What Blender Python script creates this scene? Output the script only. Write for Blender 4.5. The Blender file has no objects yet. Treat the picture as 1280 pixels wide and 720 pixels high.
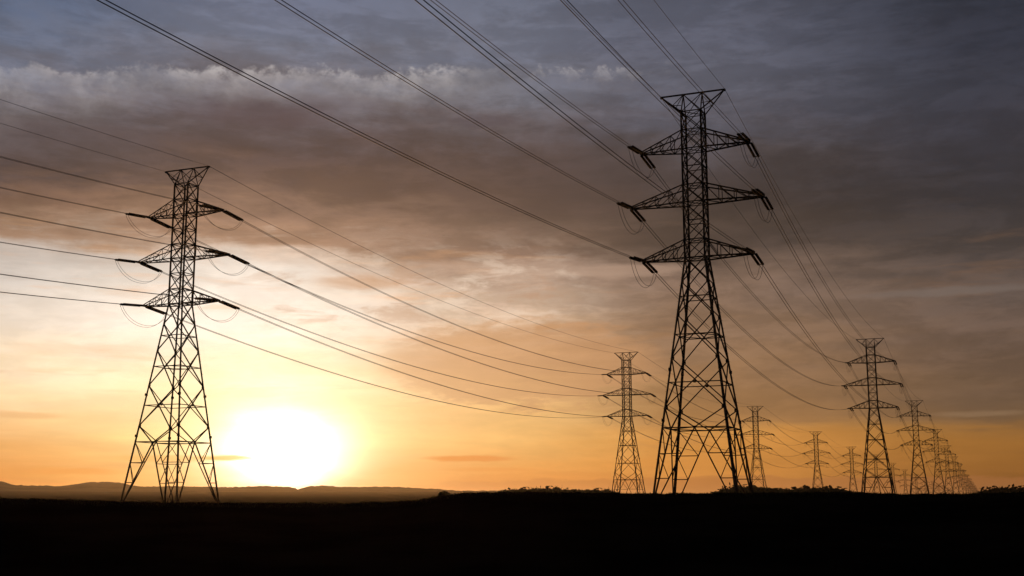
import bpy, math, random
import numpy as np
from mathutils import Vector

R = math.radians
sc = bpy.context.scene
col = sc.collection

# ------------------------------------------------------------------ camera, sky, sun, exposure
FOCAL, PITCH, EYE = 1464.2, 10.232, 2.0            # focal length in photo pixels (1280 wide)
cam_d = bpy.data.cameras.new('camera')
cam_d.sensor_width = 36.0
cam_d.lens = FOCAL / 1280.0 * 36.0
cam_d.clip_start, cam_d.clip_end = 0.1, 60000.0
cam = bpy.data.objects.new('camera', cam_d)
col.objects.link(cam)
cam.location = (0, 0, EYE)
cam.rotation_euler = (R(90 + PITCH), 0, 0)
sc.camera = cam

SUN_AZ, SUN_EL = -10.6, 2.1                       # degrees; azimuth to the right of the view
sun_d = bpy.data.lights.new('sun', 'SUN')
sun_d.energy, sun_d.angle, sun_d.color = 1.6, R(0.53), (1.0, 0.47, 0.15)
sun = bpy.data.objects.new('sun', sun_d)
col.objects.link(sun)
sv = Vector((math.sin(R(SUN_AZ)) * math.cos(R(SUN_EL)), math.cos(R(SUN_AZ)) * math.cos(R(SUN_EL)), math.sin(R(SUN_EL))))
sun.rotation_euler = (-sv).to_track_quat('-Z', 'Y').to_euler()
sun.location = sv * 300 + Vector((0, 0, 200))

vs = sc.view_settings
vs.view_transform, vs.look, vs.exposure, vs.gamma, vs.use_curve_mapping = 'Standard', 'None', 0.0, 1.0, False
sc.render.film_transparent = False

HAZE_DENSITY = 2.5e-5


def lin(c):
    return tuple((x / 255 / 12.92 if x / 255 <= 0.04045 else ((x / 255 + 0.055) / 1.055) ** 2.4) for x in c)


class NB:
    """tiny node-graph builder"""
    def __init__(self, tree):
        self.t = tree
        self.n = tree.nodes
        self.l = tree.links

    def node(self, kind, **kw):
        n = self.n.new(kind)
        for k, v in kw.items():
            setattr(n, k, v)
        return n

    def put(self, sock, v):
        if isinstance(v, bpy.types.NodeSocket):
            self.l.new(v, sock)
        else:
            sock.default_value = v

    def math(self, op, a, b=0.0, c=0.0, clamp=False):
        n = self.node('ShaderNodeMath', operation=op, use_clamp=clamp)
        for i, v in enumerate((a, b, c)):
            self.put(n.inputs[i], v)
        return n.outputs[0]

    def add(self, a, b): return self.math('ADD', a, b)
    def sub(self, a, b): return self.math('SUBTRACT', a, b)
    def mul(self, a, b): return self.math('MULTIPLY', a, b)
    def div(self, a, b): return self.math('DIVIDE', a, b)

    def step(self, v, a, b, lo=0.0, hi=1.0):
        n = self.node('ShaderNodeMapRange', interpolation_type='SMOOTHSTEP')
        for i, x in enumerate((v, a, b, lo, hi)):
            self.put(n.inputs[i], x)
        return n.outputs[0]

    def gauss(self, x, x0, w):
        q = self.div(self.sub(x, x0), w)
        return self.math('EXPONENT', self.mul(self.mul(q, q), -1.0))

    def noise(self, vec, scale, detail=4.0, rough=0.5, dist=0.0, seed=0.0):
        n = self.node('ShaderNodeTexNoise', noise_dimensions='4D')
        self.put(n.inputs['Vector'], vec)
        n.inputs['W'].default_value = seed
        n.inputs['Scale'].default_value = scale
        n.inputs['Detail'].default_value = detail
        n.inputs['Roughness'].default_value = rough
        n.inputs['Distortion'].default_value = dist
        return n.outputs[0]

    def xyz(self, x, y, z=0.0):
        n = self.node('ShaderNodeCombineXYZ')
        for i, v in enumerate((x, y, z)):
            self.put(n.inputs[i], v)
        return n.outputs[0]

    def mix(self, f, a, b, mode='MIX'):
        n = self.node('ShaderNodeMix', data_type='RGBA', blend_type=mode, clamp_factor=True)
        self.put(n.inputs[0], f)
        self.put(n.inputs[6], a if isinstance(a, bpy.types.NodeSocket) else tuple(a) + (1,))
        self.put(n.inputs[7], b if isinstance(b, bpy.types.NodeSocket) else tuple(b) + (1,))
        return n.outputs[2]

    def ramp(self, f, stops):
        n = self.node('ShaderNodeValToRGB')
        r = n.color_ramp
        r.interpolation = 'LINEAR'
        while len(r.elements) > 1:
            r.elements.remove(r.elements[-1])
        for i, (p, c) in enumerate(stops):
            e = r.elements[0] if i == 0 else r.elements.new(p)
            e.position = p
            e.color = tuple(c) + (1,)
        self.put(n.inputs[0], f)
        return n.outputs[0]


def sky_angles(px, py):
    """photo pixel -> (azimuth, elevation) in degrees, used to lay out where the real clouds and sun stand"""
    p = R(PITCH)
    x, u = px - 640, 360 - py
    d = Vector((x, FOCAL * math.cos(p) - u * math.sin(p), FOCAL * math.sin(p) + u * math.cos(p))).normalized()
    return math.degrees(math.atan2(d.x, d.y)), math.degrees(math.asin(d.z))


def build_world():
    w = bpy.data.worlds.new('World')
    sc.world = w
    w.use_nodes = True
    t = w.node_tree
    t.nodes.clear()
    b = NB(t)
    out = b.node('ShaderNodeOutputWorld')
    bg = b.node('ShaderNodeBackground')
    b.l.new(bg.outputs[0], out.inputs[0])
    tc = b.node('ShaderNodeTexCoord')
    sep = b.node('ShaderNodeSeparateXYZ')
    b.l.new(tc.outputs['Generated'], sep.inputs[0])
    X, Y, Z = sep.outputs
    el = b.mul(b.math('ARCSINE', Z), 180 / math.pi)
    az = b.mul(b.math('ARCTAN2', X, Y), 180 / math.pi)
    # cloud sheet coordinates: the direction met with a flat cloud deck
    zz = b.add(b.math('MAXIMUM', Z, 0.0), 0.10)
    cx, cy = b.div(X, zz), b.div(Y, zz)
    deck = b.xyz(cx, cy, 0.0)
    streak = b.xyz(b.mul(az, 0.10), b.mul(el, 0.55), 0.0)        # long flat streaks low in the sky
    streak2 = b.xyz(b.mul(az, 0.05), b.mul(el, 0.75), 0.0)
    puff = b.xyz(b.mul(az, 0.5), b.mul(el, 0.75), 0.0)
    n_deck = b.sub(b.noise(deck, 1.1, 6, 0.55, 0.4, 3.1), 0.5)
    n_str = b.sub(b.noise(streak, 1.3, 6, 0.58, 0.6, 1.7), 0.5)
    n_str2 = b.sub(b.noise(streak2, 2.2, 5, 0.55, 0.3, 8.2), 0.5)
    n_puff = b.sub(b.noise(puff, 1.5, 8, 0.6, 0.2, 5.5), 0.5)
    hi = b.step(el, 1.5, 12.0)
    warp = b.add(b.mul(n_str, b.step(el, 1.0, 10.0, 0.9, 5.0)), b.mul(n_puff, b.mul(hi, 1.5)))
    warp = b.mul(warp, b.step(el, -0.5, 2.0, 0.15, 1.0))
    el2 = b.add(el, warp)
    az2 = b.add(az, b.mul(b.add(n_str2, n_deck), 5.0))
    f = b.div(b.add(el2, 2.0), 42.0)

    def column(px, rows, top):
        st = []
        for v, c in rows:
            e = sky_angles(px, v)[1]
            st.append(((e + 2.0) / 42.0, lin(c)))
        st.sort(key=lambda s: s[0])
        st.append((0.85, lin(top)))
        return b.ramp(f, st)
    cols = [
        (0, column(0, [(622, (222, 134, 60)), (595, (238, 156, 76)), (560, (246, 178, 104)), (520, (250, 204, 146)), (480, (250, 220, 178)), (440, (243, 222, 196)),
                       (400, (228, 213, 197)), (350, (212, 202, 193)), (312, (194, 180, 170)), (285, (156, 124, 102)), (250, (126, 96, 80)),
                       (205, (84, 70, 70)), (150, (90, 82, 86)), (115, (104, 100, 108)), (60, (104, 110, 128)), (0, (86, 98, 122))], (46, 54, 74)), 0),
        (330, column(330, [(622, (240, 160, 70)), (595, (255, 196, 98)), (550, (255, 226, 140)), (500, (255, 230, 166)), (450, (255, 238, 204)),
                       (400, (255, 241, 226)), (350, (246, 234, 222)), (318, (220, 196, 178)), (290, (162, 126, 104)), (240, (112, 88, 78)),
                       (195, (88, 72, 71)), (150, (92, 82, 86)), (110, (112, 108, 116)), (50, (112, 117, 134)), (0, (106, 112, 132))], (46, 54, 74)), 330),
        (600, column(600, [(622, (222, 138, 68)), (595, (240, 164, 86)), (550, (247, 192, 116)), (500, (244, 194, 130)), (450, (222, 174, 128)),
                       (410, (216, 178, 144)), (385, (214, 184, 158)), (350, (200, 172, 152)), (310, (140, 112, 96)), (250, (100, 79, 71)), (195, (86, 71, 69)),
                       (150, (98, 90, 94)), (110, (110, 110, 120)), (50, (108, 112, 128)), (0, (104, 109, 126))], (46, 52, 70)), 600),
        (860, column(860, [(622, (196, 122, 52)), (595, (220, 146, 70)), (550, (224, 153, 76)), (537, (217, 153, 82)), (526, (178, 128, 78)), (500, (156, 115, 77)), (450, (143, 109, 81)),
                       (400, (130, 103, 84)), (350, (128, 104, 90)), (310, (84, 69, 62)), (250, (70, 58, 55)), (195, (78, 70, 72)),
                       (150, (86, 84, 94)), (100, (92, 93, 106)), (50, (90, 92, 107)), (0, (84, 87, 102))], (40, 45, 60)), 860),
        (1270, column(1270, [(622, (136, 86, 40)), (595, (154, 100, 46)), (550, (164, 110, 52)), (537, (154, 106, 56)), (526, (118, 89, 64)), (505, (108, 84, 66)), (450, (102, 80, 67)),
                       (400, (104, 84, 74)), (360, (96, 80, 73)), (310, (72, 62, 60)), (250, (58, 52, 55)), (195, (58, 54, 61)),
                       (150, (60, 58, 68)), (100, (55, 55, 66)), (50, (50, 51, 63)), (0, (46, 48, 60))], (30, 33, 44)), 1270),
    ]
    c = cols[0][1]
    for (pa, ca, _), (pb, cb, _2) in zip(cols, cols[1:]):
        a0, a1 = sky_angles(pa, 360)[0], sky_angles(pb, 360)[0]
        c = b.mix(b.step(az2, a0, a1), c, cb)
    # away from the sunset the overcast is slate grey and dim
    away = b.step(b.math('ABSOLUTE', b.sub(az, SUN_AZ)), 38.0, 95.0)
    c = b.mix(away, c, lin((46, 44, 52)))

    # light and dark in the cloud deck
    base = b.sub(b.step(el, 0.2, 8.0, 0.76, 0.95), b.mul(b.gauss(el, 14.2, 3.2), b.step(az, -18.0, 1.0, 0.06, 0.14)))
    n_mid = b.noise(b.xyz(b.mul(az, 0.17), b.mul(el, 0.72), 6.0), 1.15, 9, 0.62, 0.5, 18.3)
    n_fin = b.noise(b.xyz(b.mul(az, 0.42), b.mul(el, 1.25), 6.0), 1.3, 10, 0.66, 0.3, 19.6)
    torn = b.sub(b.step(b.add(n_mid, b.mul(b.sub(n_fin, 0.5), 0.35)), 0.42, 0.60), 0.5)
    torn = b.add(b.mul(torn, 0.24), b.mul(b.sub(n_fin, 0.5), b.step(el, 11.0, 15.0, 0.26, 0.14)))
    torn = b.mul(torn, b.mul(b.step(el, 2.0, 8.0, 0.25, 1.0), b.sub(1.0, b.mul(0.55, b.mul(b.step(az, 2.0, -8.0), b.step(el, 13.0, 11.0))))))
    base = b.mul(base, b.add(1.0, torn))
    c = b.mix(1.0, c, b.xyz(base, base, base), 'MULTIPLY')
    shade = b.add(1.0, b.add(b.mul(n_deck, 0.55), b.mul(b.add(n_puff, n_str), b.step(el, 2.0, 14.0, 0.10, 0.34))))
    c = b.mix(1.0, c, b.xyz(shade, shade, shade), 'MULTIPLY')

    # thin dark streaks low over the sunset
    n_w = b.noise(b.xyz(b.mul(az, 0.16), b.mul(el, 1.5), 2.0), 1.0, 5, 0.55, 0.3, 12.4)
    wisps = b.mul(b.step(n_w, 0.56, 0.74), b.mul(b.step(el, 0.7, 1.8), b.step(el, 15.0, 9.0)))
    c = b.mix(b.mul(wisps, 0.42), c, b.mix(b.step(az, -6, 14), lin((225, 160, 100)), lin((120, 88, 66))))

    def bank(px, py, wx, wy, amt, colr, seed, edge=0.35):
        nonlocal c
        a0, e0 = sky_angles(px, py)
        nn = b.sub(b.noise(b.xyz(b.mul(az, 0.55), b.mul(el, 2.2), 0.0), 1.0, 5, 0.6, 0.3, seed), 0.5)
        ax = b.div(b.sub(az, a0), wx)
        ey = b.div(b.add(b.sub(el, e0), b.mul(nn, wy * 1.6)), wy)
        rr = b.math('SQRT', b.add(b.mul(ax, ax), b.mul(ey, ey)))
        m = b.step(rr, 1.15, edge)
        c = b.mix(b.mul(m, amt), c, lin(colr))
    bank(330, 143, 4.6, 0.9, 0.66, (82, 68, 72), 35.0)
    bank(430, 128, 2.6, 0.55, 0.55, (88, 78, 84), 36.0)
    bank(605, 151, 2.2, 0.40, 0.60, (82, 72, 78), 37.0)
    bank(100, 165, 5.0, 0.8, 0.30, (84, 74, 78), 38.0)
    bank(760, 225, 9.0, 1.5, 0.35, (72, 60, 60), 39.0)
    bank(445, 352, 2.6, 0.55, 0.55, (190, 148, 118), 26.0)
    bank(650, 455, 6.8, 2.05, 0.66, (186, 137, 97), 27.0, 0.8)
    bank(60, 436, 2.0, 0.4, 0.30, (228, 186, 140), 28.0)
    bank(990, 608, 17.0, 0.44, 0.50, (160, 102, 60), 29.0, 0.85)
    bank(690, 600, 5.0, 0.45, 0.30, (196, 122, 58), 31.0, 0.7)
    bank(700, 262, 6.5, 1.6, 0.35, (84, 68, 62), 30.0)
    bank(640, 335, 5.5, 0.55, 0.40, (196, 166, 146), 32.0)
    bank(1190, 364, 5.0, 0.24, 0.55, (116, 102, 95), 33.0)
    bank(1225, 517, 2.4, 0.16, 0.5, (140, 112, 86), 40.0)
    bank(800, 338, 3.4, 0.40, 0.55, (176, 146, 126), 34.0)

    n_cr = b.noise(b.xyz(b.mul(az, 0.26), b.mul(el, 0.95), 8.0), 1.1, 9, 0.62, 0.45, 33.1)
    cream = b.mul(b.step(n_cr, 0.48, 0.62), b.mul(b.gauss(el, sky_angles(560, 362)[1], 1.7), b.step(b.math('ABSOLUTE', b.sub(az, -3.5)), 9.0, 3.5)))
    c = b.mix(b.mul(cream, 0.55), c, lin((238, 218, 198)))
    murk = b.mul(b.step(n_cr, 0.46, 0.34), b.mul(b.gauss(el, sky_angles(500, 372)[1], 2.2), b.step(b.math('ABSOLUTE', b.sub(az, -5.0)), 11.0, 5.0)))
    c = b.mix(b.mul(murk, 0.6), c, lin((178, 136, 108)))

    # the row of lit cumulus tops high on the left
    n_c = b.noise(b.xyz(b.mul(az, 0.62), b.mul(el, 0.95), 7.0), 1.25, 9, 0.60, 0.25, 2.9)
    n_c2 = b.noise(b.xyz(b.mul(az, 0.33), b.mul(el, 0.33), 3.0), 1.0, 4, 0.5, 0.0, 6.4)
    e_top = b.sub(20.9, b.mul(b.mul(az, az), 0.0026))
    n_c3 = b.noise(b.xyz(b.mul(az, 1.5), b.mul(el, 1.9), 1.0), 1.0, 6, 0.62, 0.3, 9.3)
    n_gap0 = b.noise(b.xyz(b.mul(az, 0.2), 0.0, 14.0), 1.0, 3, 0.5, 0.0, 41.0)
    top = b.add(e_top, b.add(b.add(b.mul(b.sub(n_c, 0.5), 1.6), b.mul(b.sub(n_gap0, 0.5), 1.8)), b.mul(b.sub(n_c3, 0.5), 1.2)))
    below = b.sub(top, el)
    m = b.mul(b.step(below, 0.0, 0.45), b.step(below, b.add(b.add(0.4, b.step(az, -13.0, -22.0, 0.0, 1.3)), b.mul(n_c2, 3.2)), 0.1))
    m = b.mul(m, b.mul(b.step(n_c, 0.36, 0.66, 0.3, 1.0), b.step(n_c3, 0.30, 0.62, 0.45, 1.0)))
    m = b.mul(m, b.add(0.72, b.mul(b.step(below, 0.9, 0.1), 0.28)))
    m = b.mul(m, b.step(az, 0.8, -3.5))
    n_gap = b.noise(b.xyz(b.mul(az, 0.28), b.mul(el, 0.2), 11.0), 1.0, 4, 0.55, 0.0, 27.4)
    m = b.mul(m, b.step(n_gap, 0.36, 0.58, 0.42, 1.0))
    m2 = b.mul(b.mul(b.step(below, 0.0, 0.25), b.step(below, 0.9, 0.2)), b.mul(b.step(n_c, 0.46, 0.64), b.step(b.math('ABSOLUTE', b.sub(az, 3.0)), 6.0, 2.5)))
    m = b.math('MAXIMUM', m, b.mul(m2, 0.36))
    c = b.mix(b.mul(m, 0.9), c, lin((198, 191, 190)))

    # brightness of the air round the low sun
    da, de = b.sub(az, sky_angles(352, 561)[0]), b.sub(el, sky_angles(352, 561)[1])
    n_gl = b.sub(b.noise(b.xyz(b.mul(az, 0.25), b.mul(el, 0.9), 4.0), 1.0, 5, 0.55, 0.3, 15.2), 0.5)
    de = b.add(de, b.mul(n_gl, 1.6))

    def glow(wx, wy, ox=0.0, oy=0.0, k=2.0):
        q = b.add(b.math('POWER', b.math('ABSOLUTE', b.div(b.sub(da, ox), wx)), k), b.math('POWER', b.math('ABSOLUTE', b.div(b.sub(de, oy), wy)), k))
        return b.math('EXPONENT', b.mul(q, -1.0))
    g1 = b.add(b.mul(glow(2.5, 1.65, 0.0, -0.2, 1.9), 2.4), b.mul(glow(4.6, 2.8, 0.3, 0.3, 1.7), 0.30))
    g2 = b.mul(glow(9.5, 5.2, -1.0, 3.0), 0.20)
    lightc = b.node('ShaderNodeVectorMath', operation='SCALE')
    lightc.inputs[0].default_value = (1.0, 0.95, 0.80)
    b.put(lightc.inputs['Scale'], g1)
    light2 = b.node('ShaderNodeVectorMath', operation='SCALE')
    light2.inputs[0].default_value = (1.0, 0.90, 0.68)
    b.put(light2.inputs['Scale'], g2)
    c = b.mix(1.0, c, lightc.outputs[0], 'ADD')
    c = b.mix(1.0, c, light2.outputs[0], 'ADD')
    bank(588, 573, 2.4, 0.18, 0.85, (212, 136, 76), 21.0, 0.5)
    bank(30, 519, 2.2, 0.22, 0.6, (224, 172, 118), 24.0)
    bank(90, 589, 2.4, 0.20, 0.6, (222, 146, 76), 25.0)
    bank(150, 436, 2.0, 0.28, 0.35, (238, 200, 164), 46.0)
    bank(455, 353, 2.4, 0.36, 0.5, (200, 160, 130), 47.0)
    bank(620, 587, 3.0, 0.12, 0.4, (214, 138, 74), 45.0)
    bank(283, 572, 1.7, 0.17, 0.80, (244, 178, 92), 22.0)
    bank(205, 573, 3.0, 0.20, 0.45, (236, 166, 92), 23.0)
    # below the horizon there is no sky
    c = b.mix(b.step(el, -0.2, -2.5), c, lin((20, 16, 14)))

    ns = b.node('ShaderNodeTexSky', sky_type='NISHITA', sun_disc=False)
    ns.sun_elevation, ns.sun_rotation = R(SUN_EL), R(SUN_AZ % 360)
    ns.air_density, ns.dust_density, ns.ozone_density = 1.0, 2.0, 1.0
    clear = b.node('ShaderNodeVectorMath', operation='SCALE')
    b.l.new(ns.outputs[0], clear.inputs[0])
    clear.inputs['Scale'].default_value = 0.06
    # background strength is 0.1, so the cloud colours are lifted tenfold before it
    cl = b.node('ShaderNodeVectorMath', operation='SCALE')
    b.l.new(c, cl.inputs[0])
    cl.inputs['Scale'].default_value = 10.0
    tot = b.node('ShaderNodeVectorMath', operation='ADD')
    b.l.new(cl.outputs[0], tot.inputs[0])
    b.l.new(clear.outputs[0], tot.inputs[1])
    b.l.new(tot.outputs[0], bg.inputs[0])
    bg.inputs[1].default_value = 0.1


build_world()

# ------------------------------------------------------------------ helpers


def tag(o, label=None, cat=None, group=None, kind=None):
    for k, v in (('label', label), ('category', cat), ('group', group), ('kind', kind)):
        if v:
            o[k] = v
    return o


def link(name, data, parent=None, loc=None):
    o = bpy.data.objects.new(name, data)
    col.objects.link(o)
    if parent:
        o.parent = parent
    if loc is not None:
        o.location = loc
    return o


def copy_tree(o, parent=None):
    c = o.copy()
    col.objects.link(c)
    if parent:
        c.parent = parent
    for ch in list(o.children):
        copy_tree(ch, c)
    return c


class MB:
    def __init__(self):
        self.v, self.f = [], []

    def extend(self, verts, faces):
        k = len(self.v)
        self.v += [tuple(x) for x in verts]
        self.f += [tuple(i + k for i in q) for q in faces]

    def angle(self, p, q, w, t=None):
        """rolled steel angle from p to q"""
        w = w * 1.3 if w < 0.16 else w
        p, q = Vector(p), Vector(q)
        t = t or w * 0.22
        d = (q - p).normalized()
        a = d.cross(Vector((0, 0, 1)))
        if a.length < 0.05:
            a = d.cross(Vector((1, 0, 0)))
        a.normalize()
        c = d.cross(a).normalized()
        prof = [(0, 0), (w, 0), (w, t), (t, t), (t, w), (0, w)]
        o = w * 0.35
        vs_ = [p + a * (x - o) + c * (y - o) for x, y in prof] + [q + a * (x - o) + c * (y - o) for x, y in prof]
        fs = [(i, (i + 1) % 6, 6 + (i + 1) % 6, 6 + i) for i in range(6)]
        fs += [(3, 2, 1, 0), (5, 4, 3, 0), (6, 7, 8, 9), (6, 9, 10, 11)]
        self.extend(vs_, fs)

    def tube(self, pts, r, n=6):
        pts = [Vector(p) for p in pts]
        vs_, fs = [], []
        for i, p in enumerate(pts):
            d = (pts[min(i + 1, len(pts) - 1)] - pts[max(i - 1, 0)]).normalized()
            a = d.cross(Vector((0, 0, 1)))
            if a.length < 0.05:
                a = d.cross(Vector((1, 0, 0)))
            a.normalize()
            c = d.cross(a)
            rr = r[i] if isinstance(r, (list, tuple)) else r
            for k in range(n):
                th = 2 * math.pi * k / n
                vs_.append(p + (a * math.cos(th) + c * math.sin(th)) * rr)
        for i in range(len(pts) - 1):
            for k in range(n):
                fs.append((i * n + k, i * n + (k + 1) % n, (i + 1) * n + (k + 1) % n, (i + 1) * n + k))
        fs.append(tuple(range(n - 1, -1, -1)))
        fs.append(tuple((len(pts) - 1) * n + k for k in range(n)))
        self.extend(vs_, fs)

    def box(self, c, sx, sy, sz):
        x, y, z = c
        vs_ = [(x + a * sx / 2, y + b_ * sy / 2, z + d * sz / 2) for a in (-1, 1) for b_ in (-1, 1) for d in (-1, 1)]
        self.extend(vs_, [(0, 1, 3, 2), (4, 6, 7, 5), (0, 4, 5, 1), (2, 3, 7, 6), (0, 2, 6, 4), (1, 5, 7, 3)])

    def mesh(self, name, mat, smooth=False):
        m = bpy.data.meshes.new(name)
        m.from_pydata(self.v, [], self.f)
        m.materials.append(mat)
        if smooth:
            m.polygons.foreach_set('use_smooth', [True] * len(m.polygons))
        m.update()
        return m


def material(name, c1, c2, scale, rough=0.7, metallic=0.0, bump=0.0, detail=5.0, spec=0.5):
    m = bpy.data.materials.new(name)
    m.use_nodes = True
    b = NB(m.node_tree)
    pr = m.node_tree.nodes['Principled BSDF']
    tc = b.node('ShaderNodeTexCoord')
    n = b.node('ShaderNodeTexNoise')
    b.l.new(tc.outputs['Object'], n.inputs['Vector'])
    n.inputs['Scale'].default_value = scale
    n.inputs['Detail'].default_value = detail
    c = b.mix(b.step(n.outputs[0], 0.35, 0.65), c1, c2)
    b.l.new(c, pr.inputs['Base Color'])
    pr.inputs['Roughness'].default_value = rough
    pr.inputs['Metallic'].default_value = metallic
    pr.inputs['Specular IOR Level'].default_value = spec
    if bump:
        bp = b.node('ShaderNodeBump')
        bp.inputs['Strength'].default_value = bump
        b.l.new(n.outputs[0], bp.inputs['Height'])
        b.l.new(bp.outputs[0], pr.inputs['Normal'])
    return m


M_STEEL = material('weathered_steel', (0.016, 0.014, 0.013), (0.034, 0.029, 0.025), 2.0, 0.8, 0.0, spec=0.25)
M_GLASS = material('brown_glazed_porcelain', (0.016, 0.011, 0.009), (0.026, 0.018, 0.014), 3.0, 0.6, spec=0.15)
M_WIRE = material('aged_aluminium_wire', (0.045, 0.042, 0.04), (0.075, 0.07, 0.066), 0.8, 0.7)
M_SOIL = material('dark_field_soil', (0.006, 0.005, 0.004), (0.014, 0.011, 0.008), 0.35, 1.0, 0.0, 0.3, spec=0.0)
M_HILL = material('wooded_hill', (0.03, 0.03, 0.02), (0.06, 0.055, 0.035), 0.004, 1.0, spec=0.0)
M_LEAF = material('dark_leaves', (0.025, 0.035, 0.015), (0.045, 0.055, 0.022), 1.3, 0.9, spec=0.1)
M_BARK = material('bark', (0.035, 0.026, 0.018), (0.06, 0.045, 0.03), 3.0, 0.95, spec=0.1)

# ------------------------------------------------------------------ ground and hills
rng = np.random.default_rng(7)


def vnoise(x, seed, octaves=5):
    """1-D value noise, vectorised"""
    out = np.zeros_like(x)
    a, fq = 1.0, 1.0
    for o in range(octaves):
        r_ = np.random.default_rng(seed * 31 + o)
        tab = r_.uniform(-1, 1, 4096)
        xi = np.floor(x * fq).astype(int)
        t = x * fq - xi
        t = t * t * (3 - 2 * t)
        out += a * (tab[xi % 4096] * (1 - t) + tab[(xi + 1) % 4096] * t)
        a *= 0.5
        fq *= 2.03
    return out


def az_of(px):
    return np.degrees(np.arctan((np.asarray(px, float) - 640) / (FOCAL / math.cos(R(PITCH)))))


F_H = FOCAL / math.cos(R(PITCH))
CREST = 46.0
CREST_PX = [(-2500, 2), (-300, 2), (0, 1), (60, 0), (150, -2.5), (300, -4.5), (430, -5), (480, -4), (520, -0.5), (550, 4), (580, 8), (625, 9), (700, 9.0), (760, 8.0), (830, 7), (900, 8), (950, 8.0),
            (1000, 8.6), (1080, 8.4), (1130, 6.0), (1180, 6.4), (1240, 7.0), (1280, 8.5), (4000, 6)]
CX = az_of([c[0] for c in CREST_PX])
CZ = np.array([EYE + c[1] * CREST / F_H for c in CREST_PX])
SKYLINE = [(-900, 12), (-300, 15), (-60, 17), (-20, 20.5), (4, 19.5), (14, 16), (60, 15), (75, 14.0), (92, 17.5), (110, 19.5), (135, 19.8), (150, 19), (162, 16.5), (176, 14.5), (210, 15.2),
           (262, 14.2), (300, 14.5), (330, 16), (346, 15.0), (362, 14.5), (369, 13), (372, 10.5), (376, 13), (384, 15.5), (404, 16.5), (424, 14.5), (470, 15.2), (500, 15.0), (530, 12.8), (555, 11.0), (575, 10), (640, 11.5), (700, 10), (780, 2), (900, -14), (1100, -40)]
SX = az_of([s[0] for s in SKYLINE])
SY = np.array([s[1] for s in SKYLINE])


def left_weight(az):
    t = np.clip((2.5 - az) / 6.5, 0, 1)
    t = t * t * (3 - 2 * t)
    return t * np.clip((az + 75) / 20, 0, 1)


def ground_z(x, y):
    x, y = np.asarray(x, float), np.asarray(y, float)
    r = np.hypot(x, y)
    az = np.degrees(np.arctan2(x, y))
    right = np.where(r > 165, -0.0076 * (r - 165), 0.0)
    e = np.interp(np.log(np.maximum(r, 230)), np.log([230, 330, 500, 900, 1600, 2600, 3600, 9000]), [-14, -5, -2.0, 1.8, 5.0, 8.0, 10.5, 4])
    left = np.where(r > 230, EYE + e * r / F_H, 0.0)
    w = left_weight(az)
    z = right * (1 - w) + left * w
    cz = np.interp(az, CX, CZ)
    k = np.where(r < CREST, np.exp(-((r - CREST) / 17.0) ** 2), np.exp(-((r - CREST) / 15.0) ** 2))
    z = z + (cz - z) * k * np.clip((100 - np.abs(az)) / 30, 0, 1)
    z = z + 0.014 * vnoise(az * 2.2 + 400, 3, 6) * np.exp(-((r - CREST) / 12.0) ** 2)
    z = z + 0.05 * vnoise(r * 0.08 + az * 0.2 + 900, 4, 3) * np.clip((r - 60) / 60, 0, 1)
    return z


def grid_mesh(name, azs, rs, zf, mat):
    A, Rr = np.meshgrid(azs, rs)
    x = Rr * np.sin(np.radians(A))
    y = Rr * np.cos(np.radians(A))
    z = zf(x, y, A, Rr)
    v = np.stack([x, y, z], -1).reshape(-1, 3)
    n, mcol = len(rs), len(azs)
    f = [(i * mcol + j, i * mcol + j + 1, (i + 1) * mcol + j + 1, (i + 1) * mcol + j) for i in range(n - 1) for j in range(mcol - 1)]
    me = bpy.data.meshes.new(name)
    me.from_pydata([tuple(p) for p in v], [], [q[::-1] for q in f])
    me.materials.append(mat)
    me.polygons.foreach_set('use_smooth', [True] * len(me.polygons))
    me.update()
    return me


azs = np.unique(np.concatenate([np.linspace(-180, -32, 75), np.linspace(-32, 32, 900), np.linspace(32, 180, 75)]))
rs = np.concatenate([[0.02, 3, 7, 11], np.linspace(14, 90, 77), np.linspace(92, 200, 40), np.geomspace(206, 9500, 70)])
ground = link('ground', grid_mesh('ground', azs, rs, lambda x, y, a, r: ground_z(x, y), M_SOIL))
tag(ground, 'black unlit field in the foreground running out to the hills', 'field', kind='structure')

h_az = np.linspace(-46, 12, 700)
h_u = np.linspace(0, 1, 15)
H0, H1 = 2700.0, 4600.0


def hills_z(x, y, a, r):
    px = np.interp(a, SX, SY)
    fine = 0.42 * vnoise(a * 9 + 300, 9, 6) * np.clip((a - SX[0]) / 5, 0, 1)
    crest_z = EYE + (px + fine) * H1 / F_H
    foot = ground_z(x, y) - 3.0
    t = np.clip((r - H0) / (H1 - H0), 0, 1)
    t = t * t * (3 - 2 * t)
    back = np.clip((r - H1) / 1500, 0, 1)
    roll = 2.5 * vnoise(a * 1.3 + r * 0.0022 + 50, 12, 4) * t * (1 - t) * 4
    return foot + (crest_z - foot) * t * (1 - back) + roll


h_rs = np.concatenate([np.linspace(H0, H1, 16), np.linspace(H1 + 300, H1 + 1500, 4)])
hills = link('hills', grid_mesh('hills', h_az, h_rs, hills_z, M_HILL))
tag(hills, 'low rolling hills under the setting sun on the left horizon', 'hills', kind='structure')

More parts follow.
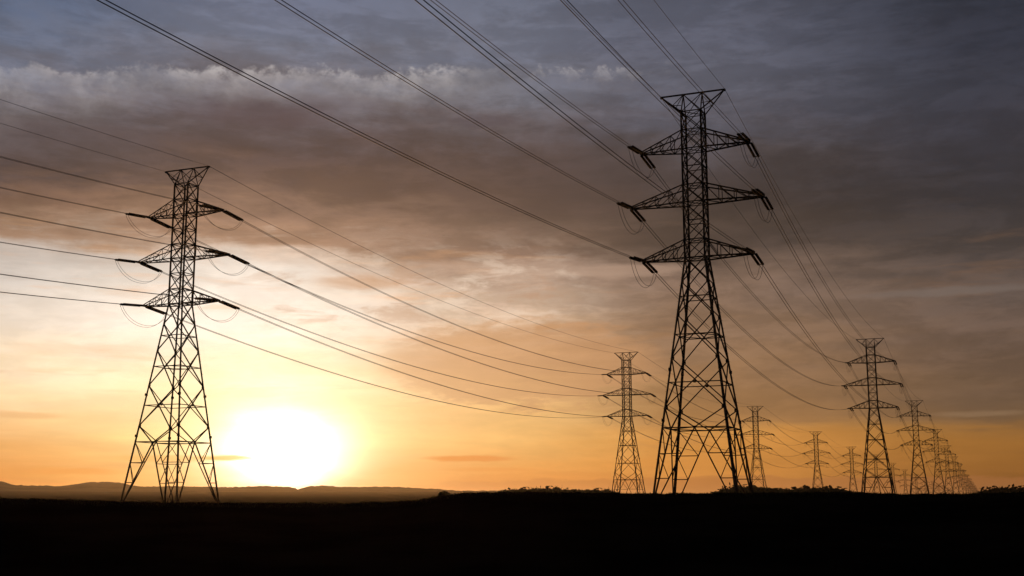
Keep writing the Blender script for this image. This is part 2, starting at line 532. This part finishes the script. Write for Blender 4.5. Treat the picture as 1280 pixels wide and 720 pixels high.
# short dry grass along the top of the low rise
gr = MB()
g_rng = random.Random(5)
for k in range(9000):
    a = R(g_rng.uniform(-30, 30))
    r_ = CREST + g_rng.uniform(-5, 3)
    x, y = r_ * math.sin(a), r_ * math.cos(a)
    clump = 0.5 + 0.5 * math.sin(a * 173) * math.sin(a * 67 + 1)
    h = g_rng.uniform(0.02, 0.05) + 0.05 * clump * g_rng.random()
    t = g_rng.uniform(0, math.pi)
    dx, dy = math.cos(t) * 0.012, math.sin(t) * 0.012
    lx, ly = g_rng.gauss(0, 0.02), g_rng.gauss(0, 0.02)
    gr.extend([(x - dx, y - dy, 0), (x + dx, y + dy, 0), (x + lx, y + ly, h)], [(0, 1, 2)])
gxy = np.array([v[:2] for v in gr.v])
gz = ground_z(gxy[:, 0], gxy[:, 1])
gr.v = [(v[0], v[1], v[2] + float(z) - (0.01 if v[2] == 0 else 0)) for v, z in zip(gr.v, gz)]
grass = link('grass', gr.mesh('grass', M_LEAF))
tag(grass, 'short dark grass along the top of the low rise in front', 'grass', kind='stuff')

# ------------------------------------------------------------------ the pylon
LAZ = R(22.385)
DV = Vector((math.sin(LAZ), math.cos(LAZ), 0))      # along the lines, away from the camera
LV = Vector((math.cos(LAZ), -math.sin(LAZ), 0))     # across the lines, to the right
B_, A_ = 4.70, (7.80, 9.50, 7.83)
ZA = ((54.25, 51.47, 51.80), (46.17, 43.61, 43.73), (38.15, 35.52, 35.75))
ZV, ZB, HT, HB, HA = 56.99, 35.52, 60.0, 1.425, 5.90
STR = 5.0                                            # insulator string length
SLOPE = 0.10


def hw(z):
    if z >= ZB:
        return HB
    return HA + (HB - HA) * z / ZB


def corner(s, n, z):
    w = hw(z)
    return Vector((s * w, n * w, z))                 # local: x across, y along


FACES = [((-1, -1), (1, -1)), ((1, -1), (1, 1)), ((1, 1), (-1, 1)), ((-1, 1), (-1, -1))]
NODES = [35.52, 32.0, 27.3, 21.2, 14.3]
MIDS = [None, 29.9, 24.5, 17.8]
K_Z = 11.6
SUBS = [8.1, 4.8]
UPPER = [56.99, 54.25, 51.47, 48.85, 46.17, 43.61, 40.9, 38.15, 35.52]


def leg_mb(s, n):
    m = MB()
    m.angle(corner(s, n, -0.4), corner(s, n, 14.3), 0.30)
    m.angle(corner(s, n, 14.3), corner(s, n, ZB), 0.27)
    m.angle(corner(s, n, ZB), corner(s, n, ZV), 0.23)
    m.angle(corner(s, n, ZV), (s * 1.38, 0, HT), 0.17)
    for z in (12.6, 19.6):                     # bolted splices
        p = corner(s, n, z)
        m.box((p.x + s * 0.03, p.y + n * 0.03, p.z), 0.36, 0.36, 0.42)
    for k in range(26):                              # climbing bolts
        z = 5.0 + k * 1.15
        p = corner(s, n, z)
        m.box((p.x + s * 0.16, p.y, p.z), 0.26, 0.03, 0.03)
    return m


def footing_mb(s, n):
    m = MB()
    p = corner(s, n, 0)
    vs_ = []
    for z, w in ((-1.2, 0.75), (0.15, 0.75), (0.4, 0.45)):
        for a, b_ in ((-1, -1), (1, -1), (1, 1), (-1, 1)):
            vs_.append((p.x + a * w, p.y + b_ * w, z))
    fs = [(3, 2, 1, 0), (8, 9, 10, 11)]
    for i in range(2):
        for k in range(4):
            fs.append((i * 4 + k, i * 4 + (k + 1) % 4, i * 4 + 4 + (k + 1) % 4, i * 4 + 4 + k))
    m.extend(vs_, fs)
    return m


def face_mb(c0, c1):
    m = MB()
    P = lambda z: corner(c0[0], c0[1], z)
    Q = lambda z: corner(c1[0], c1[1], z)
    for a, b_ in zip(NODES, NODES[1:]):
        m.angle(P(a), Q(b_), 0.125)
        m.angle(Q(a), P(b_), 0.125)
    for z in MIDS[1:]:
        m.angle(P(z), Q(z), 0.105)
    along_x = abs(c0[0] - c1[0]) > 0

    def gusset(p, w_):
        m.box(p, w_ if along_x else 0.05, 0.05 if along_x else w_, w_)
    for z in NODES[1:]:
        gusset(P(z).lerp(Q(z), 0.03), 0.36)
        gusset(P(z).lerp(Q(z), 0.97), 0.36)
    for z in MIDS[1:] + [K_Z]:
        gusset((P(z) + Q(z)) / 2, 0.34)
    # the portal below: inverted V to mid face, then the long A legs
    mid = (P(K_Z) + Q(K_Z)) / 2
    m.angle(P(K_Z), Q(K_Z), 0.115)
    for A, Bq in ((P, Q), (Q, P)):
        m.angle(A(14.3), mid, 0.125)
        foot = A(0.15)
        m.angle(mid, foot, 0.14)
        on = lambda z: mid + (foot - mid) * ((K_Z - z) / (K_Z - 0.15))
        zs = [K_Z] + SUBS
        for z in SUBS:
            m.angle(A(z), on(z), 0.09)
        m.angle(A(K_Z), on(SUBS[0]), 0.09)
        m.angle(A(SUBS[0]), on(SUBS[1]), 0.08)
    for a, b_ in zip(UPPER, UPPER[1:]):
        m.angle(P(a), Q(b_), 0.095)
        m.angle(Q(a), P(b_), 0.095)
        m.angle(P(a), Q(a), 0.10)
    m.angle(P(ZB), Q(ZB), 0.13)
    return m


PLANS = (ZV, 54.25, 51.47, 46.17, 43.61, 38.15, 35.52, 24.5, K_Z)


def plan_mb(z):
    m = MB()
    if z > 30:
        m.angle(corner(-1, -1, z), corner(1, 1, z), 0.075)
        m.angle(corner(1, -1, z), corner(-1, 1, z), 0.075)
    else:
        mids = [(corner(*a, z) + corner(*b_, z)) / 2 for a, b_ in FACES]
        for i in range(4):
            m.angle(mids[i], mids[(i + 1) % 4], 0.08)
    return m


def arm_mb(i, s):
    m = MB()
    zt, zb, ztip = ZA[i]
    L = A_[i]
    tw = 0.26
    tipz0, tipz1 = ztip - 0.10, ztip + 0.16
    T = lambda n, t: Vector((s * (HB + (L - HB) * t), n * (HB + (tw - HB) * t), zt + (tipz1 - zt) * t))
    Bt = lambda n, t: Vector((s * (HB + (L - HB) * t), n * (HB + (tw - HB) * t), zb + (tipz0 - zb) * t))
    st = (0.0, 0.27, 0.53, 0.77, 1.0)
    for n in (-1, 1):
        m.angle(T(n, 0), T(n, 1), 0.14)
        m.angle(Bt(n, 0), Bt(n, 1), 0.15)
        for k, (a, b_) in enumerate(zip(st, st[1:])):
            if k:
                m.angle(T(n, a), Bt(n, a), 0.085)
            if k < 3:
                m.angle(T(n, a), Bt(n, b_), 0.085)
    for k, (a, b_) in enumerate(zip(st, st[1:])):
        if k:
            m.angle(Bt(-1, a), Bt(1, a), 0.075)
            m.angle(T(-1, a), T(1, a), 0.075)
        n = 1 if k % 2 else -1
        m.angle(Bt(n, a), Bt(-n, b_), 0.075)
    m.box((s * (L - 0.05), 0, ztip), 0.55, 0.95, 0.30)      # tip plate the strings hang from
    return m


def string_dir(n):
    return Vector((0, n * 1.0, -SLOPE)).normalized()


def string_end(i, s, n, side=0.0):
    zt, zb, ztip = ZA[i]
    return Vector((s * A_[i] + side, n * 0.45, ztip - 0.05)) + string_dir(n) * (0.35 + STR + 0.25)


def string_mb(i, s, n, k):
    """one chain of porcelain discs of the twin tension set"""
    m = MB()
    ztip = ZA[i][2]
    d = string_dir(n)
    a0 = Vector((s * A_[i] + k * 0.30, n * 0.45, ztip - 0.05))
    p0 = a0 + d * 0.35
    m.tube([a0, p0 + d * 0.1], 0.05, 5)
    pts, rr = [], []
    nd = 19
    for q in range(nd):
        t = STR * q / nd
        for u, rad in ((0.0, 0.085), (0.26, 0.205), (0.66, 0.20), (0.70, 0.085)):
            pts.append(p0 + d * (t + u * STR / nd))
            rr.append(rad)
    pts.append(p0 + d * STR)
    rr.append(0.06)
    m.tube(pts, rr, 8)
    return m


def yoke_mb(i, s, n, dist):
    m = MB()
    ztip = ZA[i][2]
    c = Vector((s * A_[i], n * 0.45, ztip - 0.05)) + string_dir(n) * dist
    m.box(c, 0.98, 0.20, 0.07)
    return m


def jumper_mb(i, s, side):
    m = MB()
    p, q = string_end(i, s, -1, side), string_end(i, s, 1, side)
    pts = []
    for k in range(21):
        t = k / 20
        c = p + (q - p) * t
        bulge = math.sin(math.pi * t) ** 0.75
        c.z -= 2.9 * bulge * (1.0 + 0.05 * side * s * 4 + 0.04 * (i - 1))
        c.y += 0.8 * math.sin(2 * math.pi * t) * -0.5
        pts.append(c)
    m.tube(pts, 0.029, 5)
    return m


def peak_mb(s):
    m = MB()
    tip = Vector((s * B_, 0, HT))
    for n in (-1, 1):
        f = corner(s, n, ZV)
        m.angle(tip, f, 0.15)
        post = Vector((s * 1.38, 0, HT))
        m.angle(post, f + (tip - f) * 0.42, 0.085)
        m.angle(f + (tip - f) * 0.42, corner(s, n, ZV) + Vector((0, 0, 0.9)), 0.07)
    a, b_ = corner(s, -1, ZV), corner(s, 1, ZV)
    m.angle(a + (tip - a) * 0.42, b_ + (tip - b_) * 0.42, 0.07)
    m.box((s * (B_ - 0.05), 0, HT - 0.12), 0.30, 0.35, 0.28)
    return m


def top_mb():
    m = MB()
    m.angle((-B_, 0, HT), (B_, 0, HT), 0.15)
    for n in (-1, 1):
        m.angle((-1.38, 0, HT), corner(1, n, ZV), 0.085)
        m.angle((1.38, 0, HT), corner(-1, n, ZV), 0.085)
    return m


def make_pylon():
    root = link('lattice_pylon', None)
    root.empty_display_size = 2
    allm = []

    def part(name, mb, mat, parent, cache={}):
        allm.append((mb, mat))
        return link(name, mb.mesh(name, mat), parent)
    for s in (-1, 1):
        for n in (-1, 1):
            part('leg', leg_mb(s, n), M_STEEL, root)
            part('footing', footing_mb(s, n), M_SOIL, root)
    for c0, c1 in FACES:
        part('bracing', face_mb(c0, c1), M_STEEL, root)
    for z in PLANS:
        part('plan_bracing', plan_mb(z), M_STEEL, root)
    part('top_beam', top_mb(), M_STEEL, root)
    for s in (-1, 1):
        part('peak_arm', peak_mb(s), M_STEEL, root)
    for i in range(3):
        for s in (-1, 1):
            arm = part('crossarm', arm_mb(i, s), M_STEEL, root)
            for n in (-1, 1):
                for dist in (0.36, 0.35 + STR + 0.06):
                    part('yoke_plate', yoke_mb(i, s, n, dist), M_STEEL, arm)
                for k in (-1, 1):
                    part('insulator_string', string_mb(i, s, n, k), M_GLASS, arm)
            for k in (-1, 1):
                part('jumper_loop', jumper_mb(i, s, k * 0.225), M_WIRE, arm)
    # one joined mesh for the pylons too far away to show parts
    far = MB()
    for mb, mat in allm:
        if mat is not M_SOIL:
            far.extend(mb.v, mb.f)
    return root, far.mesh('lattice_pylon', M_STEEL)


RIGHT = [(26.21, 162.27, 0.0), (126.78, 411.49, -2.0), (223.71, 652.57, -3.9), (320.59, 892.04, -5.8), (412.45, 1122.06, -7.6)]
LEFT = [(-57.89, 201.82, 0.0), (43.97, 448.3, -2.3), (142.48, 688.35, -4.3), (235.61, 914.74, -6.2), (326.11, 1135.98, -8.1),
        (399.87, 1301.77, -9.5), (493.93, 1536.99, -11.5), (593.41, 1791.68, -13.7)]
for lst, n in ((RIGHT, 18), (LEFT, 15)):
    while len(lst) < n:
        p = Vector(lst[-1])
        q = p + Vector((0.3725 * 256, 0.928 * 256, -1.93)) if lst is RIGHT else p + Vector((0.381 * 256, 0.9246 * 256, -2.0))
        lst.append((q.x, q.y, q.z))

ORD = ['', 'second', 'third', 'fourth', 'fifth', 'sixth', 'seventh', 'eighth', 'ninth', 'tenth']
PL_R = ['tallest dark steel lattice pylon with three crossarm pairs, nearest in the right row',
        'mid-sized lattice pylon right of the tallest one, second in the right row',
        'third pylon of the right row, just right of the mid-sized second one',
        'small pylon overlapping the third one, fourth in the right row']
PL_L = ['large lattice pylon standing left of the glowing sun, nearest in the left row',
        'small pylon just left of the tallest pylon, second in the left row',
        'small pylon seen just right of the tallest pylon, third in the left row',
        'smaller pylon alone between the tallest and the mid-sized pylon, fourth in the left row',
        'little pylon close to the left of the mid-sized right-row pylon, fifth in the left row',
        'tiny pylon seen between the legs of the mid-sized pylon, sixth in the left row',
        'tiny faded pylon at the right leg of the mid-sized pylon, seventh in the left row',
        'tiny faded pylon between second and third right-row pylons, eighth in the left row']


def plabel(row, k):
    L = PL_R if row == 'right' else PL_L
    if k < len(L):
        return L[k]
    if row == 'right':
        if k < 9:
            return 'distant pylon, %s from the front of the right row' % ORD[k]
        return 'minute faded pylon among the last merged ones where the right row meets the horizon'
    return 'minute faded pylon at the far end of the left row, behind the right row'


proto, far_mesh = make_pylon()
TOWERS = {}
first = True
for row, lst, nparts in (('right', RIGHT, 6), ('left', LEFT, 6)):
    for k, (x, y, z) in enumerate(lst):
        if first:
            o, first = proto, False
        elif k < nparts:
            o = copy_tree(proto)
        else:
            o = link('lattice_pylon', far_mesh)
        o.location = (x, y, z)
        o.rotation_euler = (0, 0, -LAZ)
        tag(o, plabel(row, k), 'pylon', 'pylons of the %s row' % row)
        TOWERS[row, k] = Vector((x, y, z))

# ------------------------------------------------------------------ overhead wires


def world(base, loc):
    return base + LV * loc.x + DV * loc.y + Vector((0, 0, loc.z))


def wire(name, a, b_, sag, r, label, group, n=40):
    m = MB()
    pts = []
    for k in range(n + 1):
        t = k / n
        p = a + (b_ - a) * t
        p.z -= 4 * sag * t * (1 - t)
        pts.append(p - a)
    m.tube(pts, r, 6)
    o = link(name, m.mesh(name, M_WIRE, True), None, a)
    tag(o, label, 'wire', group)
    return o


LEV = ('upper', 'middle', 'lower')
NSPAN = 6
for row, lst, S0, dz0, sg0, sg in (('right', RIGHT, 285, 0.0, 6.0, 7.3), ('left', LEFT, 248, -5.5, 4.4, 6.8)):
    back = Vector(lst[0]) - DV * S0 + Vector((0, 0, dz0))
    for span in range(NSPAN):
        P0 = back if span == 0 else Vector(lst[span - 1])
        P1 = Vector(lst[span])
        s_ = sg0 if span == 0 else sg
        if span == 0:
            where = 'nearest %s-row pylon towards and over the camera' % row
        else:
            where = '%s to %s pylon of the %s row' % (('nearest', 'second', 'third', 'fourth', 'fifth', 'sixth')[span - 1], ORD[span], row)
        rw = 0.034 if span == 0 else (0.042 if span == 1 else 0.05)
        for i in range(3):
            for s in (-1, 1):
                for k in (-1, 1):
                    io = 'outer' if k == s else 'inner'
                    a = world(P0, string_end(i, s, 1, k * 0.225))
                    b_ = world(P1, string_end(i, s, -1, k * 0.225))
                    wire('conductor_wire', a, b_, s_ * 0.92 + (0.0 if span or row == 'left' else (0.0 if s < 0 else (-0.3, -0.5, -0.9)[i])), rw,
                         '%s twin wire on %s %s arms, %s' % (io, LEV[i], 'left' if s < 0 else 'right', where),
                         'twin conductor wires of the %s row' % row)
        for s in (-1, 1):
            a = world(P0, Vector((s * B_, 0, HT)))
            b_ = world(P1, Vector((s * B_, 0, HT)))
            wire('earth_wire', a, b_, s_ * 0.72, rw * 0.85,
                 'thin top wire on %s peak tips, %s' % ('left' if s < 0 else 'right', where),
                 'single earth wires of the %s row' % row)

# ------------------------------------------------------------------ trees beyond the rise
rnd = random.Random(11)


def tree_meshes(seed, h, w):
    r_ = random.Random(seed)
    t = MB()
    t.tube([(0, 0, -0.5), (0.05 * h * 0.2, 0, h * 0.25), (-0.02 * h, 0.02 * h, h * 0.55), (0.02 * h, 0, h * 0.8)], [h * 0.035, h * 0.028, h * 0.018, h * 0.006], 7)
    tips = []
    for k in range(9):
        a = 2 * math.pi * k / 9 + r_.uniform(-0.3, 0.3)
        z0 = h * r_.uniform(0.2, 0.5)
        z1 = h * r_.uniform(0.4, 0.88)
        rad = w * 0.5 * r_.uniform(0.45, 0.85) * (1.15 - 0.6 * z1 / h)
        tip = Vector((math.cos(a) * rad, math.sin(a) * rad, z1))
        t.tube([(0, 0, z0), tip * 0.5 + Vector((0, 0, z0 * 0.45)), tip], [h * 0.014, h * 0.009, h * 0.004], 5)
        tips.append(tip)
    tips += [Vector((0, 0, h * 0.80)), Vector((0.16 * w, 0.1 * w, h * 0.76)), Vector((-0.17 * w, 0.02 * w, h * 0.78)), Vector((0, 0, h * 0.85)), Vector((0.05 * w, 0, h * 0.65)), Vector((0, 0.1 * w, h * 0.45))]
    c = MB()
    for tip in tips:
        cr = w * r_.uniform(0.20, 0.32)
        for q in range(120):
            d = Vector((r_.gauss(0, 1), r_.gauss(0, 1), r_.gauss(0, 0.8)))
            d = d.normalized() * cr * r_.random() ** 0.4
            p = tip + d
            if p.z < h * 0.08:
                p.z = h * 0.08
            u = Vector((r_.gauss(0, 1), r_.gauss(0, 1), r_.gauss(0, 1))).normalized()
            v = u.orthogonal().normalized()
            s1, s2 = w * r_.uniform(0.035, 0.075), w * r_.uniform(0.025, 0.05)
            c.extend([p - u * s1, p + v * s2, p + u * s1, p - v * s2], [(0, 1, 2, 3)])
    return t.mesh('trunk', M_BARK), c.mesh('crown', M_LEAF)


KINDS = [tree_meshes(k + 1, 1.0, w) for k, w in enumerate((0.9, 1.15, 0.75, 1.4))]


def tree(px, top_v, D, kind, wide, label, group):
    az = R(float(az_of(px)))
    x, y = D * math.sin(az), D * math.cos(az)
    z = float(ground_z(x, y))
    top = EYE + (624.3 - top_v - 1.0) / F_H * D
    h = max(top - z, 1.0)
    o = link('tree', None, None, (x, y, z))
    o.rotation_euler = (0, 0, rnd.uniform(0, 6.28))
    o.scale = (h * wide, h * wide, h)
    tm, cm = KINDS[kind]
    link('trunk', tm, o)
    link('crown', cm, o)
    tag(o, label, 'tree', group)


tree(555, 614.2, 300, 1, 1.0, 'lone little dark tree on the skyline right of the sun glow', None)
def belt(x0, x1, tops, D, step, label, group, wide=1.0):
    x = x0
    while x <= x1:
        top = np.interp(x, [t[0] for t in tops], [t[1] for t in tops]) + 0.6 + rnd.uniform(-0.4, 0.4)
        tree(x, float(top), D + rnd.uniform(-25, 25), rnd.randrange(4), wide * rnd.uniform(1.5, 2.1), label, group)
        x += step * rnd.uniform(0.75, 1.25)
belt(640, 702, [(640, 613), (655, 611.3), (690, 610.8), (702, 612)], 620, 6.5,
     'low dark tree in the belt left of the second left-row pylon', 'trees left of the small second pylon')
belt(708, 764, [(708, 612.2), (745, 612.4), (764, 614.4)], 640, 7,
     'low dark tree in the belt running into the second left-row pylon', 'trees at the foot of the small second pylon')
belt(905, 927, [(905, 613.5), (927, 611.2)], 560, 6,
     'low dark tree inside the right leg of the tallest pylon', 'trees inside the tallest pylon')
belt(930, 962, [(930, 609.5), (955, 609.2), (962, 611.5)], 560, 5.5,
     'dark tree of the dense clump at the third left-row pylon', 'clump at the third left-row pylon')
belt(968, 1000, [(968, 613.6), (1000, 613.2)], 600, 8,
     'low dark tree on the skyline between third and fourth left-row pylons', 'trees between left-row pylons')
belt(1003, 1052, [(1003, 612), (1015, 611.4), (1024, 613.2), (1032, 611.6), (1044, 611.2), (1052, 613.4)], 600, 6,
     'low dark tree round the foot of the fourth left-row pylon', 'trees at the fourth left-row pylon')
belt(1236, 1300, [(1236, 615), (1246, 612.4), (1262, 611.2), (1275, 611.8), (1300, 611)], 700, 5.5,
     'dark tree in the row at the right edge beyond the end of the pylons', 'trees at the right edge')

# ------------------------------------------------------------------ evening haze
hm = bpy.data.materials.new('evening_haze')
hm.use_nodes = True
nt = hm.node_tree
nt.nodes.clear()
ho = nt.nodes.new('ShaderNodeOutputMaterial')
pv = nt.nodes.new('ShaderNodeVolumePrincipled')
pv.inputs['Color'].default_value = (0.97, 0.91, 0.84, 1)
pv.inputs['Density'].default_value = HAZE_DENSITY
pv.inputs['Anisotropy'].default_value = 0.74
nt.links.new(pv.outputs[0], ho.inputs['Volume'])
zmin = min(v.co.z for v in ground.data.vertices)
zmin = min(zmin, min(v.co.z for v in hills.data.vertices))
zmax = max(max(v.co.z for v in hills.data.vertices), 62.0)
hb = MB()
hb.box((0, 0, (zmin - 1 + zmax + 4) / 2), 20200, 20200, zmax + 4 - (zmin - 1))
haze = link('haze', hb.mesh('haze', hm))
tag(haze, 'thin warm evening haze over the plain', 'haze', kind='stuff')
